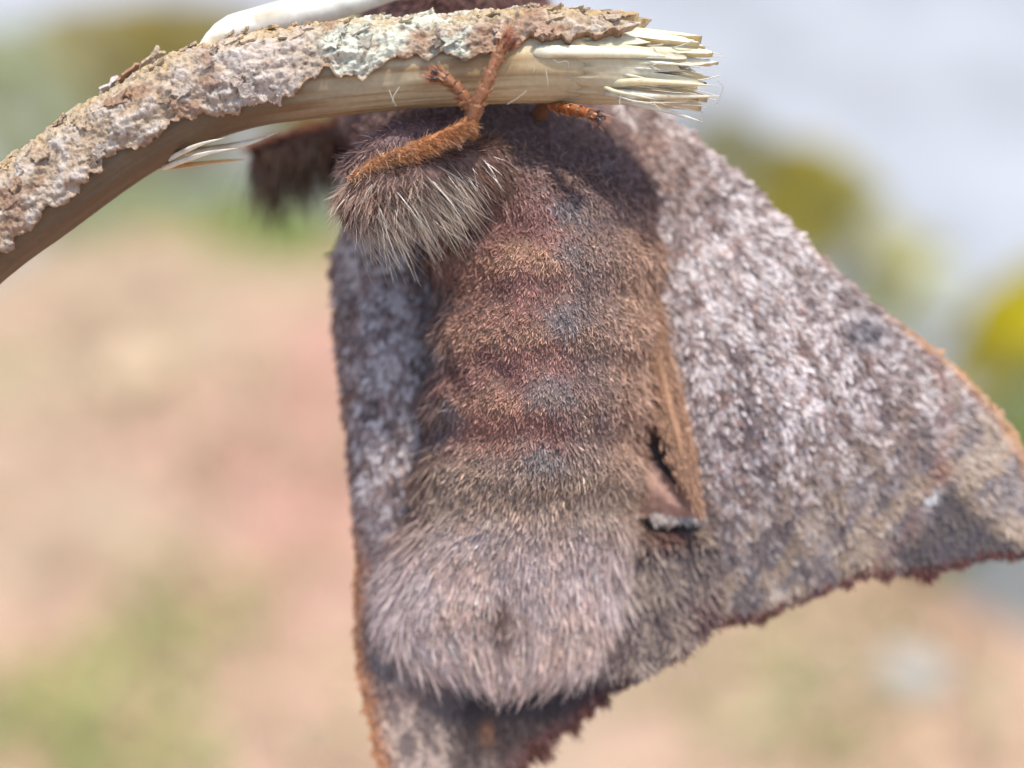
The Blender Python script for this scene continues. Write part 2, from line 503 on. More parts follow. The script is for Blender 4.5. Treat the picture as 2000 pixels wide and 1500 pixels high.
rb = RB[sel][:, None] * (1 + 0.62 * disp) 
rb = np.maximum(rb, RW[sel][:, None] * 1.03)
Pb = CT[sel][:, None] + dirb * rb[..., None]
XB = np.repeat(xb[:, None], nb, 1); top = np.sin(ALb)
bc = mixc(np.broadcast_to(lin(190, 166, 138, .74), Pb.shape), lin(208, 194, 178, .76), sstep(0.40, 0.60, n3 * 0.5 + plate * 0.5 + 0.1 * (n1 - .5)))
gw = sstep(600, 680, XB) * sstep(960, 900, XB)
bc = mixc(bc, lin(220, 220, 198, .8), 0.85 * gw * sstep(0.35, 0.5, n1))
ww = blob(XB, XB * 0, 520, 0, 90, 1)
bc = mixc(bc, lin(220, 206, 194, .76), 0.6 * ww)
bc = mixc(bc, lin(196, 164, 108, .72), 0.75 * sstep(0.35, 0.85, top) * sstep(0.40, 0.6, n2_))
bc = mixc(bc, lin(168, 128, 100, .72), 0.7 * sstep(0.58, 0.70, fbm(q * 0.9, 3, 151)))
bc = mixc(bc, lin(120, 104, 90, .72), 0.7 * sstep(0.62, 0.72, fbm(q * np.array([6, 5, 5]), 2, 155)))
bc = mixc(bc, lin(184, 146, 112, .72), sstep(0.035, 0.0, u) * np.ones_like(XB) * 0.8)
# close the lip and the broken end inward onto the wood
rin = RW[sel][:, None] * 0.93
cb = CT[sel]
inn0 = cb + dirb[:, 0] * rin; inn1 = cb + dirb[:, -1] * rin
Pb2 = np.concatenate([inn0[:, None], Pb, inn1[:, None]], 1)
bc2 = np.concatenate([np.broadcast_to(lin(150, 112, 82, .7), (len(sel), 1, 3)), bc, bc[:, -1:]], 1)
raga = (fbm(np.stack([ALb[-1] * 5, ALb[-1] * 0, ALb[-1] * 0], -1), 3, 163) - .5) * 3.2e-3
raga = np.concatenate([raga[:1], raga, raga[-1:]])
we_ = sstep(1110, 1216, xb)[:, None] ** 2
Pb2 = Pb2 + (we_ * raga[None])[..., None] * T_t[sel][:, None]
endring = (cb[-1] + T_t[sel][-1] * raga[:, None] + (Pb2[-1] - T_t[sel][-1] * raga[:, None] - cb[-1]) * 0.8 - T_t[sel][-1] * 0.3e-3)[None]
Pb2 = np.concatenate([Pb2, endring], 0); bc2 = np.concatenate([bc2, bc2[-1:]], 0)
bark = make('bark', Pb2.reshape(-1, 3), grid_faces(len(Pb2), nb + 2), M['bark'], twig, bc2.reshape(-1, 3))

# bark flakes standing proud of the shell
def flake(i, a, ln, wd, lift, col, seed):
    """curled plate on bark row i at angle a"""
    if col is None:
        col = bc[i, int(np.clip((a - lo[i]) / (hi[i] - lo[i]) * nb, 0, nb - 1))] * rng.uniform(.9, 1.2)
    nu, nw = 7, 6
    uu = np.linspace(-0.5, 0.5, nu); ww_ = np.linspace(-0.5, 0.5, nw)
    U_, V_ = np.meshgrid(uu, ww_, indexing='ij')
    d = E2[i] * math.cos(a) + E1[i] * math.sin(a)
    s = np.cross(T_t[i], d)
    rot = random.uniform(-0.5, 0.5)
    t1 = T_t[i] * math.cos(rot) + s * math.sin(rot); s1 = np.cross(d, t1)
    ed = 1 + 1.1 * (vnoise(np.stack([U_ * 5 + seed, V_ * 6, U_ * 0], -1), seed) - 0.5)
    h = lift * (0.3 + (U_ + 0.5) ** 2 + 0.6 * (V_ * V_)) + 0.00006 * vnoise(np.stack([U_ * 9, V_ * 9 + seed, U_ * 0], -1), seed + 1)
    top_ = CT[i] + d * RB[i] * 1.03 + (U_ * ln * ed)[..., None] * t1 + (V_ * wd * ed)[..., None] * s1 + h[..., None] * d
    bot = top_ - d * 0.00010
    nn = nu * nw
    f = grid_faces(nu, nw)
    per = [r * nw for r in range(nu)] + [(nu - 1) * nw + c for c in range(1, nw)] + [r * nw + nw - 1 for r in range(nu - 2, -1, -1)] + [c for c in range(nw - 2, 0, -1)]
    per = np.array(per); p2 = np.roll(per, -1)
    fs = [f, f[:, ::-1] + nn, np.stack([per, p2, p2 + nn, per + nn], -1)]
    v = np.vstack([top_.reshape(-1, 3), bot.reshape(-1, 3)])
    c = np.broadcast_to(col, v.shape) * (0.85 + 0.3 * vnoise(v * 9000, seed)[:, None])
    make('bark_flake', v, fs, M['bark'], bark, c, smooth=False)
fcol = [lin(214, 205, 198, .76), lin(202, 180, 150, .76), lin(186, 146, 114, .74), lin(214, 212, 192, .76), lin(184, 164, 144, .74)]
for kf in range(120):
    i = int(rng.integers(NE - 10, len(sel) - 6))
    flake(i, float(rng.uniform(lo[i] + 0.1, 2.3)), float(rng.uniform(.25e-3, .85e-3)), float(rng.uniform(.2e-3, .5e-3)), float(rng.uniform(0.02e-3, .16e-3)),
          None, 200 + kf)
# the two raised flakes on the outer bend
def at_x(x): return int(np.argmin(np.abs(xs - x)))
flake(at_x(335), 1.75, 1.3e-3, .7e-3, .55e-3, fcol[1], 401)
flake(at_x(300), 1.6, 1.1e-3, .6e-3, .3e-3, fcol[2], 402)
flake(at_x(262), 1.7, .8e-3, .6e-3, .35e-3, fcol[0], 403)

# broken end: nested jagged shells of wood, then loose splinters
def crown(kr, x_mid, x_amp, seed, sect, col, off=0.0):
    n, nvv = 90, 160
    px_ = np.linspace(1030, 1420, n)
    cy = 114 + np.maximum(px_ - 1100, 0) * 0.035 + (np.maximum(px_ - 1100, 0) / 300) ** 2 * 14 + 9
    C = W(px_, cy, 2.2); T, e1, e2 = frames(C)
    a = np.linspace(0, 2 * math.pi, nvv, endpoint=False)
    kk_ = (a / (2 * math.pi) * sect)
    ki = np.floor(kk_).astype(np.int64); fr = kk_ - ki
    hgt = _hash(ki % sect, ki * 0 + seed, ki * 0, seed); pk = 0.2 + 0.6 * _hash(ki % sect, ki * 0 + seed, ki * 0 + 1, seed)
    tri = np.where(fr < pk, fr / pk, (1 - fr) / (1 - pk))
    xend = x_mid + x_amp * (hgt - 0.5) * 2 - 70 * (1 - tri) ** 1.6 + 14 * (vnoise(np.stack([a * 30, a * 0, a * 0], -1), seed) - .5)
    X = np.minimum(px_[:, None], xend[None])
    idx = np.interp(X, px_, np.arange(n)); i0 = np.clip(idx.astype(int), 0, n - 2); fr2 = (idx - i0)[..., None]
    Cc = C[i0] * (1 - fr2) + C[i0 + 1] * fr2
    gq = np.stack([X / 160.0, np.cos(a)[None] * 9 + X * 0, np.sin(a)[None] * 9 + X * 0], -1)
    g_ = fbm(gq, 4, seed + 3)
    prog = np.clip((X - 1100) / 280, 0, 1)
    rr = 1.72e-3 * kr * (0.84 + 0.16 * sstep(0, 60, X - 1045 - 75 * vnoise(np.stack([a * 14, a * 0, a * 0 + 3], -1), seed + 9)[None])) * (0.985 + (g_ - .5) * .12 - 0.10 * prog)
    P = Cc + (e2[i0] * np.cos(a)[None, :, None] + e1[i0] * np.sin(a)[None, :, None]) * rr[..., None]
    P2 = Cc + (P - Cc) * 0.80
    nn = n * nvv
    cc = mixc(np.broadcast_to(lin(208, 188, 148, .78), P.shape), col, sstep(1130, 1280, X))
    cc = mixc(cc, lin(204, 178, 128, .8), 0.55 * sstep(.46, .66, g_))
    gF = grid_faces(n, nvv, True)
    j = np.arange(nvv); jn = (j + 1) % nvv; e = (n - 1) * nvv
    make('splinter_layer', np.vstack([P.reshape(-1, 3), P2.reshape(-1, 3)]), [gF, gF[:, ::-1] + nn, np.stack([e + j, e + jn, e + jn + nn, e + j + nn], -1)], M['wood'], wood,
         np.vstack([cc.reshape(-1, 3)] * 2))
crown(1.0, 1318, 60, 701, 19, lin(232, 222, 192, .84))
crown(0.80, 1345, 45, 711, 15, lin(230, 216, 180, .84))
crown(0.58, 1350, 45, 721, 11, lin(236, 226, 198, .84))
crown(0.34, 1350, 40, 731, 8, lin(226, 208, 164, .84))
def splinter(p, tip, r0, seed, col, name='splinter', flatk=0.55, par=None, m=None, n=14, blunt=False):
    pts = smooth_path(np.array(p + [tip]), n)
    C = W(pts[:, 0], pts[:, 1], pts[:, 2])
    t = np.linspace(0, 1, n)
    r = r0 * PX * np.clip(t * (3.5 if r0 > 30 else 9) + .1, 0, 1) * (np.clip(1 - t ** (6 if blunt else 2.2), 0.03, 1)) * (1 + 0.25 * (vnoise(np.stack([t * 7, t * 0 + seed, t * 0], -1), seed) - 0.5))
    T, e1, e2 = frames(C)
    a = np.linspace(0, 2 * math.pi, 8, endpoint=False) + seed
    jit = 1 + 0.35 * (np.array([_hash(np.int64(seed), np.int64(j), np.int64(3), 5) for j in range(8)]) - 0.5)
    P = C[:, None] + (e1[:, None] * (np.cos(a) * jit)[None, :, None] + e2[:, None] * (np.sin(a) * jit)[None, :, None] * (1 / flatk if flatk > 1 else 1)) * r[:, None, None]
    v = np.vstack([P.reshape(-1, 3), C[0], C[-1]]); kk = len(v); j = np.arange(8); jn = (j + 1) % 8
    fs = [grid_faces(n, 8, True), np.stack([np.full(8, kk - 2), jn, j], -1), np.stack([np.full(8, kk - 1), (n - 1) * 8 + j, (n - 1) * 8 + jn], -1)]
    c = mixc(np.broadcast_to(col, v.shape), lin(178, 150, 100, .8), 0.6 * sstep(.5, .75, vnoise(v * np.array([900, 4000, 4000]), seed)))
    return make(name, v, fs, m or M['wood'], par or wood, c)
cream = lin(240, 230, 198, .84); pale = lin(232, 226, 205, .82); straw = lin(226, 212, 174, .8)
S = [([(1170, 88, 2.6), (1240, 78, 1.6), (1320, 88, 1.3)], (1405, 106, 1.4), 9, cream), ([(1160, 90, 2.8), (1250, 72, 2.2)], (1375, 98, 2.0), 9, cream),
     ([(1010, 106, 1.6), (1060, 103, 0.6), (1210, 104, 0.5)], (1302, 110, 0.6), 12, cream), ([(1160, 120, 1.8), (1250, 114, 0.8)], (1348, 122, 0.9), 7, pale),
     ([(1160, 170, 1.8), (1240, 160, 0.6), (1330, 163, 0.6)], (1404, 168, 0.9), 8, straw), ([(1160, 178, 1.8), (1240, 186, 0.8), (1320, 190, 0.9)], (1408, 188, 1.0), 9, pale),
     ([(1190, 190, 1.9), (1260, 206, 1.3), (1320, 222, 1.3)], (1372, 238, 1.4), 8, pale)]
for i, (p, tip, r0, col) in enumerate(S):
    splinter(p, tip, r0, 300 + i, col, blunt=(i in (2,)))
for i in range(46):
    y0 = rng.uniform(72, 204); d0 = rng.uniform(0.5, 3.4); x1 = rng.uniform(1270, 1400)
    splinter([(rng.uniform(1150, 1200), 130 + (y0 - 130) * .75, 2.0 + (d0 - 2) * .6), (x1 - 90, y0 + rng.normal(0, 4), d0)], (x1, y0 + 5 + rng.normal(0, 9), d0 + rng.normal(0, .2)),
             rng.uniform(1.5, 5), 340 + i, [cream, pale, straw][i % 3], n=10)
# long peeled sliver standing off the top, and the small white slivers on the inner bend
sl = splinter([(350, 160, 2.6), (430, 72, 3.2), (500, 45, 3.6), (620, 18, 4.0), (720, -8, 4.2), (830, -46, 4.4)], (900, -78, 4.4), 34, 380, lin(246, 242, 226, .88), 'peeled_sliver', par=twig, n=26, blunt=True)
for i, (p, tip, r) in enumerate([([(310, 320, 2.6), (385, 284, 1.0)], (440, 269, 0.8), 6), ([(310, 330, 2.8), (400, 300, 1.3)], (466, 289, 1.1), 7),
                                 ([(310, 330, 3), (420, 316, 2.8)], (492, 310, 3.2), 5), ([(350, 300, 3), (470, 282, 2.4)], (545, 258, 2.6), 10)]):
    splinter(p, tip, r, 390 + i, [pale, pale, lin(190, 140, 90, .8), pale][i], 'splinter')
# loose plant fibres
def fibre(pts, r, col, name='fibre', par=None):
    s = smooth_path(np.array(pts, float), 22)
    C = W(s[:, 0], s[:, 1], s[:, 2])
    v, fs, _ = tube(C, np.full(22, r * PX), 5)
    make(name, v, fs, M['fibre'], par or wood, np.broadcast_to(col, v.shape))
for i in range(60):
    x0, y0, d0 = rng.uniform(1180, 1330), rng.uniform(78, 205), rng.uniform(0.4, 3.2)
    ln_ = rng.uniform(40, 110)
    fibre([(x0, 130 + (y0 - 130) * .9, d0 + .3), (x0 + ln_ * .5, y0 + rng.normal(0, 4), d0), (x0 + ln_, y0 + rng.normal(4, 9), d0 + rng.normal(0, .2))], rng.uniform(.7, 1.6), lin(238, 230, 208, .85))
fc = lin(214, 206, 188, .8)
for p in [[(1330, 205, .6), (1395, 205, .5), (1408, 185, .5), (1412, 168, .5), (1402, 158, .6)], [(1310, 208, .8), (1355, 216, .7), (1374, 222, .7), (1366, 236, .7)],
          [(1066, 136, 0), (1070, 160, -.1), (1071, 174, 0)], [(990, 204, -.3), (1010, 192, -.4), (1029, 177, -.4)], [(760, 176, 0), (768, 196, -.2), (774, 208, -.1)],
          [(1212, 186, .2), (1210, 200, .1), (1213, 208, 0)], [(1080, 116, .1), (1090, 122, -.1), (1108, 120, -.1), (1110, 134, 0)], [(780, 170, .2), (770, 186, 0), (766, 200, 0)],
          [(1040, 128, .1), (1044, 134, .0), (1041, 142, .0)], [(1250, 142, .2), (1262, 132, .1), (1285, 124, .2)]]:
    fibre(p, 0.8, fc)

# ------------------------------------------------------------------ moth
MO = W(1060, 1345, 7.5)
moth = empty('moth', MO, 'furry brown moth with mottled mauve grey wings clinging to the broken twig', 'moth')

# --- body: one continuous surface from head to tail
BT = np.array([  # y, cx, half width px, centre depth mm, half depth mm
    (-150, 890, 12, 9.0, 0.4), (-125, 890, 90, 9.2, 2.2), (-40, 890, 150, 9.6, 3.6), (60, 900, 195, 10.2, 4.4), (160, 925, 245, 10.2, 5.0),
    (250, 962, 290, 9.6, 5.3), (330, 1005, 275, 8.6, 5.5), (420, 1062, 228, 7.6, 5.4), (560, 1070, 222, 6.9, 5.2), (700, 1060, 222, 6.7, 5.0),
    (850, 1048, 218, 6.6, 4.5), (1000, 1022, 222, 6.4, 3.3), (1130, 990, 244, 6.4, 2.2), (1240, 980, 232, 6.5, 1.3), (1315, 985, 150, 6.7, 0.8), (1345, 985, 20, 6.8, 0.3)], float)
def body_at(y, ph):
    cx = np.interp(y, BT[:, 0], BT[:, 1]); hw = np.interp(y, BT[:, 0], BT[:, 2]); dc = np.interp(y, BT[:, 0], BT[:, 3]); hd = np.interp(y, BT[:, 0], BT[:, 4])
    yb, pb = np.broadcast_arrays(np.asarray(y, float), np.asarray(ph, float))
    lump = fbm(np.stack([np.cos(pb) * 3.2, np.sin(pb) * 3.2, yb / 75.0], -1), 3, 515) - 0.5
    seg = 1 + 0.10 * lump * sstep(200, 400, y) + 0.034 * np.cos((y - 500) / 145 * 2 * math.pi) * sstep(380, 450, y) * sstep(1050, 950, y)
    return cx + hw * np.cos(ph) * seg, y, dc - hd * np.sin(ph) * seg
BTs = smooth_path(BT, 400); BTs = BTs[np.argsort(BTs[:, 0])]; BT = BTs
def body_w(y, ph):
    return W(*body_at(y, ph))
yy = np.linspace(-150, 1345, 170); ph = np.linspace(0, 2 * math.pi, 72, endpoint=False)
Y_, PH = np.meshgrid(yy, ph, indexing='ij')
V = body_w(Y_, PH)

def body_col(x, y):
    """pigment of the pelt at photo pixel x, y (front side)"""
    x = np.asarray(x, float); y = np.asarray(y, float)
    nz = n2(x, y, 1 / 60., 501, 2) - 0.5
    xx = x + nz * 70; yv = y + nz * 60
    c = np.broadcast_to(lin(122, 100, 92), x.shape + (3,)).copy()
    c = mixc(c, lin(134, 110, 104), sstep(380, 240, yv))                              # mauve thorax
    c = mixc(c, lin(116, 94, 88), blob(xx, yv, 1150, 370, 140, 90) * 0.8)
    rust = sstep(820, 900, xx) * sstep(1150, 1080, xx) * sstep(330, 440, yv) * sstep(930, 820, yv)
    c = mixc(c, lin(142, 102, 92), rust)
    c = mixc(c, lin(108, 76, 70), 0.6 * rust * sstep(.45, .65, n2(x, y, 1 / 40., 505, 2)))
    for (bx, by, rx, ry) in [(960, 505, 130, 20), (1050, 505, 80, 26), (900, 560, 60, 24), (1010, 650, 170, 22), (880, 665, 50, 26), (1000, 790, 130, 24), (880, 790, 40, 24)]:
        c = mixc(c, lin(158, 124, 98), 0.6 * blob(xx, yv, bx, by, rx, ry))
    c = mixc(c, lin(146, 126, 108), sstep(840, 960, yv) * sstep(1120, 1000, yv) * 0.8)
    c = mixc(c, lin(152, 108, 86), 0.6 * blob(xx, yv, 960, 850, 60, 30))
    side = sstep(1160, 1240, xx) * sstep(360, 480, yv) * sstep(1000, 850, yv)
    c = mixc(c, lin(158, 128, 108), side * 0.9)
    c = mixc(c, lin(122, 96, 86), sstep(860, 815, xx) * sstep(420, 520, yv) * 0.8)
    for (bx, by, rx, ry) in [(850, 585, 22, 42), (852, 690, 20, 30), (868, 815, 24, 40), (1110, 415, 34, 26), (1118, 505, 26, 26), (1105, 625, 34, 36), (1075, 770, 38, 34), (1060, 895, 42, 22), (945, 1045, 70, 14)]:
        c = mixc(c, lin(104, 102, 104), 0.72 * np.clip(blob(x + (n2(x, y, 1 / 16., 517, 2) - .5) * 60, y + (n2(x, y, 1 / 16., 519, 2) - .5) * 60, bx, by, rx, ry) * 1.6, 0, 1))
    c = mixc(c, lin(166, 150, 144), sstep(960, 1120, yv))
    c = mixc(c, lin(178, 156, 144), 0.8 * sstep(1010, 1110, yv) * sstep(0.45, 0.62, n2(x * 2.2, y * .5, 1 / 70., 511, 2)))
    c = mixc(c, lin(84, 62, 52), 0.95 * np.clip(1.5 * blob(x, y, 985, 1215, 16, 46), 0, 1))
    c = mixc(c, lin(84, 70, 58), 0.8 * blob(x, y, 955, 1185, 14, 22))
    c = mixc(c, lin(110, 88, 84), 0.6 * blob(x, y, 1090, 1290, 12, 60))
    c = mixc(c, lin(104, 72, 64), sstep(60, 10, yv))
    c = mixc(c, lin(150, 122, 100), 0.35 * sstep(.54, .68, n2(x, y, 1 / 34., 533, 3)))
    c = c * (0.55 + 0.9 * (0.6 * n2(x, y, 1 / 19., 531, 2) + 0.4 * n2(x, y, 1 / 7., 537, 1)))[..., None]
    return c
XB_ = body_at(Y_, PH)[0]
bcol = body_col(XB_, Y_) * 0.6
body = make('body', np.vstack([V.reshape(-1, 3), W(890, -152, 9), W(985, 1347, 6.8)]),
            [grid_faces(len(yy), 72, True)[:, ::-1]], M['skin'], moth, np.vstack([bcol.reshape(-1, 3), bcol[0, 0], bcol[-1, 0]]))

def pelt(n, ylo, yhi, plo, phi, length, width, lift, side_flow, jitter, gain, name, seg=3, prof=None, tipgain=1.02, spread=0.0):
    y = rng.uniform(ylo, yhi, n); p = rng.uniform(plo, phi, n)
    e = 1.0
    P = body_w(y, p)
    ty = norm(body_w(y + e, p) - P); tp = norm(body_w(y, p + 0.01) - P)
    nrm = norm(np.cross(tp, ty))
    ctr = body_w(y, p * 0 + math.pi / 2) * 0
    outw = P - W(np.interp(y, BT[:, 0], BT[:, 1]), y, np.interp(y, BT[:, 0], BT[:, 3]))
    nrm = np.where((np.sum(nrm * outw, 1) < 0)[:, None], -nrm, nrm)
    px = body_at(y, p)[0]
    cxx = np.interp(y, BT[:, 0], BT[:, 1])
    sf = side_flow + spread * (px - cxx) / 200.0
    fl = (n2(px, y, 1 / 90., 521, 2) - 0.5) * 0.9
    d = ty + nrm * (lift + rng.normal(0, 0.12, n))[:, None] + RT * (sf + fl * 0.6)[:, None] + rng.normal(0, jitter, (n, 3))
    L = length * PX * rng.uniform(0.5, 1.3, n); wd = width * PX * rng.uniform(0.6, 1.3, n)
    c = body_col(px + rng.normal(0, 7, n), y + rng.normal(0, 7, n)) * gain * np.exp(rng.normal(0, 0.2, n))[:, None]
    light = rng.random(n) < 0.10
    c[light] = c[light] * 1.5 + 0.02
    c = c * (1 + rng.normal(0, 0.02, (n, 3)))
    bend = -nrm * rng.uniform(0.0, 0.35, n)[:, None] * lift * 2
    return ribbons(P - nrm * 0.00004, d, nrm, L, wd, c * 0.82, c * tipgain, bend, seg, prof or [0.7, 1.0, 0.8, 0.25], roll=0.7)

FG = 1.34
parts = [pelt(78000, 330, 930, 0.0, math.pi, 13, 2.6, 0.26, 0.0, 0.46, FG, 'fur', 2, [0.8, 1.0, 0.3]),
         pelt(22000, 860, 1100, 0.0, math.pi, 20, 3.0, 0.18, 0.0, 0.28, FG, 'fur'),
         pelt(9000, 330, 1060, math.pi, 2 * math.pi, 40, 7.0, 0.30, 0.0, 0.2, FG, 'fur'),
         pelt(32000, -150, 380, -0.3, math.pi + 0.3, 24, 2.6, 0.6, 0.0, 0.55, FG, 'fur'),
         pelt(6000, -150, 360, math.pi, 2 * math.pi, 52, 6.0, 0.6, 0.0, 0.3, FG, 'fur'),
         pelt(7000, 380, 1060, -0.5, 0.7, 34, 2.2, 0.4, 0.08, 0.4, FG * 1.1, 'fur'),
         pelt(3500, 420, 1060, math.pi - 0.6, math.pi + 0.5, 50, 3.2, 0.30, -0.08, 0.28, FG, 'fur'),
         pelt(400, 380, 1050, 0.1, math.pi - 0.1, 28, 1.8, 0.5, 0.0, 0.4, FG * 1.5, 'fur')]
v, f, c = join(parts)
make('fur', v, f, M['fur'], body, c, kind='stuff')
TP = [0.7, 1, 0.9, 0.7, 0.2]
parts = [pelt(34000, 960, 1328, 0.0, math.pi, 26, 3.0, 0.07, 0.0, 0.20, FG * 1.12, 'tail', 2, [.8, 1, .35], spread=0.10),
         pelt(900, 1240, 1335, 0.1, math.pi - 0.1, 78, 2.4, 0.10, 0.0, 0.25, FG * 1.1, 'tail', 4, TP, spread=0.2),
         pelt(9000, 1040, 1325, 0.1, math.pi - 0.1, 48, 2.4, 0.05, 0.0, 0.12, FG * 1.12, 'tail', 4, TP, spread=0.14),
         pelt(4000, 980, 1300, math.pi, 2 * math.pi, 50, 5.0, 0.10, 0.0, 0.10, FG, 'tail', 4, TP, spread=0.14),
         pelt(4200, 1010, 1240, math.pi - 0.7, math.pi + 0.4, 62, 2.6, 0.06, -0.26, 0.12, FG * 1.1, 'tail', 4, TP),
         pelt(3400, 1010, 1240, -0.4, 0.7, 56, 2.6, 0.06, 0.16, 0.12, FG * 1.1, 'tail', 4, TP)]
v, f, c = join(parts)
make('tail_tuft', v, f, M['fur'], body, c, kind='stuff')

# --- wings
def curve2(pts, n):
    return smooth_path(np.array(pts, float), n)
def in_poly(x, y, poly):
    r = np.zeros(x.shape, bool)
    x0, y0 = poly[-1]
    for (x1, y1) in poly:
        if y0 != y1:
            r ^= ((y1 > y) != (y0 > y)) & (x < (x0 - x1) * (y - y1) / (y0 - y1) + x1)
        x0, y0 = x1, y1
    return r

def wing(name, costa, inner, margin, depth, colf, nscale, base, slen, swid, thick=0.10, gain=1.0, back=0.45, fringe_col=None, fringe_n=0, fringe_len=20, lift=0.16, par=None):
    nu, nw = 90, 60
    A = curve2(costa, nu); B = curve2(inner, nu); Mg = curve2(margin, nw)
    u = np.linspace(0, 1, nu)[:, None, None]; w = np.linspace(0, 1, nw)[None, :, None]
    P = (1 - w) * A[:, None] + w * B[:, None] + u ** 3 * (Mg[None] - ((1 - w) * A[-1] + w * B[-1]))
    x, y = P[..., 0], P[..., 1]
    d = depth(x, y)
    F = W(x, y, d); K = W(x, y, d + thick)
    nn = nu * nw
    g = grid_faces(nu, nw)
    per = np.array([r * nw for r in range(nu)] + [(nu - 1) * nw + c for c in range(1, nw)] + [r * nw + nw - 1 for r in range(nu - 2, -1, -1)] + [c for c in range(nw - 2, 0, -1)])
    p2 = np.roll(per, -1)
    cc = colf(x, y) * gain * 0.7
    o = make(name, np.vstack([F.reshape(-1, 3), K.reshape(-1, 3)]), [g, g[:, ::-1] + nn, np.stack([per, p2, p2 + nn, per + nn], -1)], M['skin'], par or moth,
             np.vstack([cc.reshape(-1, 3)] * 2))
    poly = np.vstack([A, Mg[1:], B[::-1][1:]])
    lo_, hi_ = poly.min(0), poly.max(0)
    out = []
    for sidef, cnt in ((1, nscale), (-1, int(nscale * back))):
        m = int(cnt * 3.2)
        sx = rng.uniform(lo_[0], hi_[0], m); sy = rng.uniform(lo_[1], hi_[1], m)
        ok = in_poly(sx, sy, poly); sx, sy = sx[ok][:cnt], sy[ok][:cnt]; m = len(sx)
        off = -0.01 if sidef > 0 else thick + 0.01
        r = W(sx, sy, depth(sx, sy) + off)
        gx_ = W(sx + 2, sy, depth(sx + 2, sy) + off) - r; gy_ = W(sx, sy + 2, depth(sx, sy + 2) + off) - r
        nrm = norm(np.cross(gx_, gy_)); nrm = np.where((nrm @ -FW < 0)[:, None], -nrm, nrm) * sidef
        ra = np.column_stack([sx - base[0], sy - base[1]]); ra = norm(ra)
        a = rng.normal(0, 0.32, m) + (n2(sx, sy, 1 / 70., 541, 1) - .5) * 1.0
        rx = ra[:, 0] * np.cos(a) - ra[:, 1] * np.sin(a); ry = ra[:, 0] * np.sin(a) + ra[:, 1] * np.cos(a)
        dd = norm(gx_) * rx[:, None] + norm(gy_) * ry[:, None] + nrm * (np.abs(rng.normal(lift, 0.12, m)))[:, None]
        c = colf(sx, sy, True) * gain
        out.append(ribbons(r, dd, nrm, slen * PX * rng.uniform(.6, 1.4, m), swid * PX * rng.uniform(.6, 1.35, m), c * 0.85, c * 1.08, -nrm * rng.uniform(0, .12, m)[:, None], 2, [0.6, 1.0, 0.55], roll=0.35))
    v, f, c = join(out)
    make('wing_scales', v, f, M['scale'], o, c, kind='stuff')
    if fringe_n:
        t = rng.uniform(0, 1, fringe_n)
        tuft = 0.55 + 0.7 * vnoise(np.stack([t * 34, t * 0, t * 0], -1), 79)
        ii = t * (nw - 1)
        fx = np.interp(ii, np.arange(nw), Mg[:, 0]); fy = np.interp(ii, np.arange(nw), Mg[:, 1])
        tx = np.interp(ii, np.arange(nw), np.gradient(Mg[:, 0])); ty = np.interp(ii, np.arange(nw), np.gradient(Mg[:, 1]))
        nl = norm(np.column_stack([ty, -tx]))
        cx0 = poly.mean(0)
        flip = np.sign(np.sum(nl * (np.column_stack([fx, fy]) - cx0), 1))[:, None]
        nl = nl * flip
        bx = fx - nl[:, 0] * rng.uniform(0, 12, fringe_n); by = fy - nl[:, 1] * rng.uniform(0, 12, fringe_n)
        r = W(bx, by, depth(bx, by) + rng.uniform(-0.03, thick + 0.03, fringe_n))
        ra = norm(np.column_stack([bx - base[0], by - base[1]])) * 0.5 + nl * 0.8
        dd = ra[:, :1] * RT - ra[:, 1:] * UP + rng.normal(0, 0.22, (fringe_n, 3))
        tuft = tuft * (0.5 + 1.0 * vnoise(np.stack([t * 55, t * 0, t * 0], -1), 77))
        c = fringe_col[None] * np.exp(rng.normal(0, 0.35, fringe_n))[:, None]
        v, f, c = ribbons(r, dd, np.broadcast_to(-FW, r.shape), fringe_len * PX * tuft * rng.uniform(.6, 1.4, fringe_n), 3.2 * PX * rng.uniform(.6, 1.3, fringe_n), c, c * 1.2, None, 2, [.7, 1, .4], roll=1.2)
        make('fringe', v, f, M['scale'], o, c, kind='stuff')
    return o, poly

WHITE, GREY, MAUVE, DARK, RUST, TAN = lin(198, 186, 181), lin(154, 139, 133), lin(132, 111, 105), lin(86, 72, 69), lin(146, 106, 90), lin(170, 148, 122)
def speckle(x, y, jit, lightw):
    """salt and pepper scale colours; lightw 0..1 moves the balance to white"""
    k = n2(x, y, 1 / 14., 551, 2) * 0.75 + n2(x, y, 1 / 48., 557, 1) * 0.25
    if jit:
        k = k + rng.normal(0, 0.10, x.shape)
    k = k + (lightw - 0.5) * 0.30
    c = np.broadcast_to(DARK, x.shape + (3,))
    c = mixc(c, MAUVE, sstep(0.30, 0.42, k)); c = mixc(c, GREY, sstep(0.45, 0.54, k)); c = mixc(c, WHITE, sstep(0.56, 0.63, k))
    ru = sstep(0.66, 0.76, n2(x + 400, y, 1 / 22., 561, 1))
    return mixc(c, RUST, 0.45 * ru)
RV = np.array([0.56, 0.68, 0.80, 0.92, 1.03, 1.13, 1.22, 1.30, 1.37])      # vein directions fanning out from the wing base
def veins(x, y):
    r = np.hypot(x - 1200, y - 190) + 1e-6
    a = np.arctan2(y - 190, x - 1200) + 0.05 * np.sin(r / 210.0)
    d = np.min(np.abs(a[..., None] - RV), -1) * r
    return np.exp(-(d / 9.0) ** 2) * sstep(260, 420, r), a, r
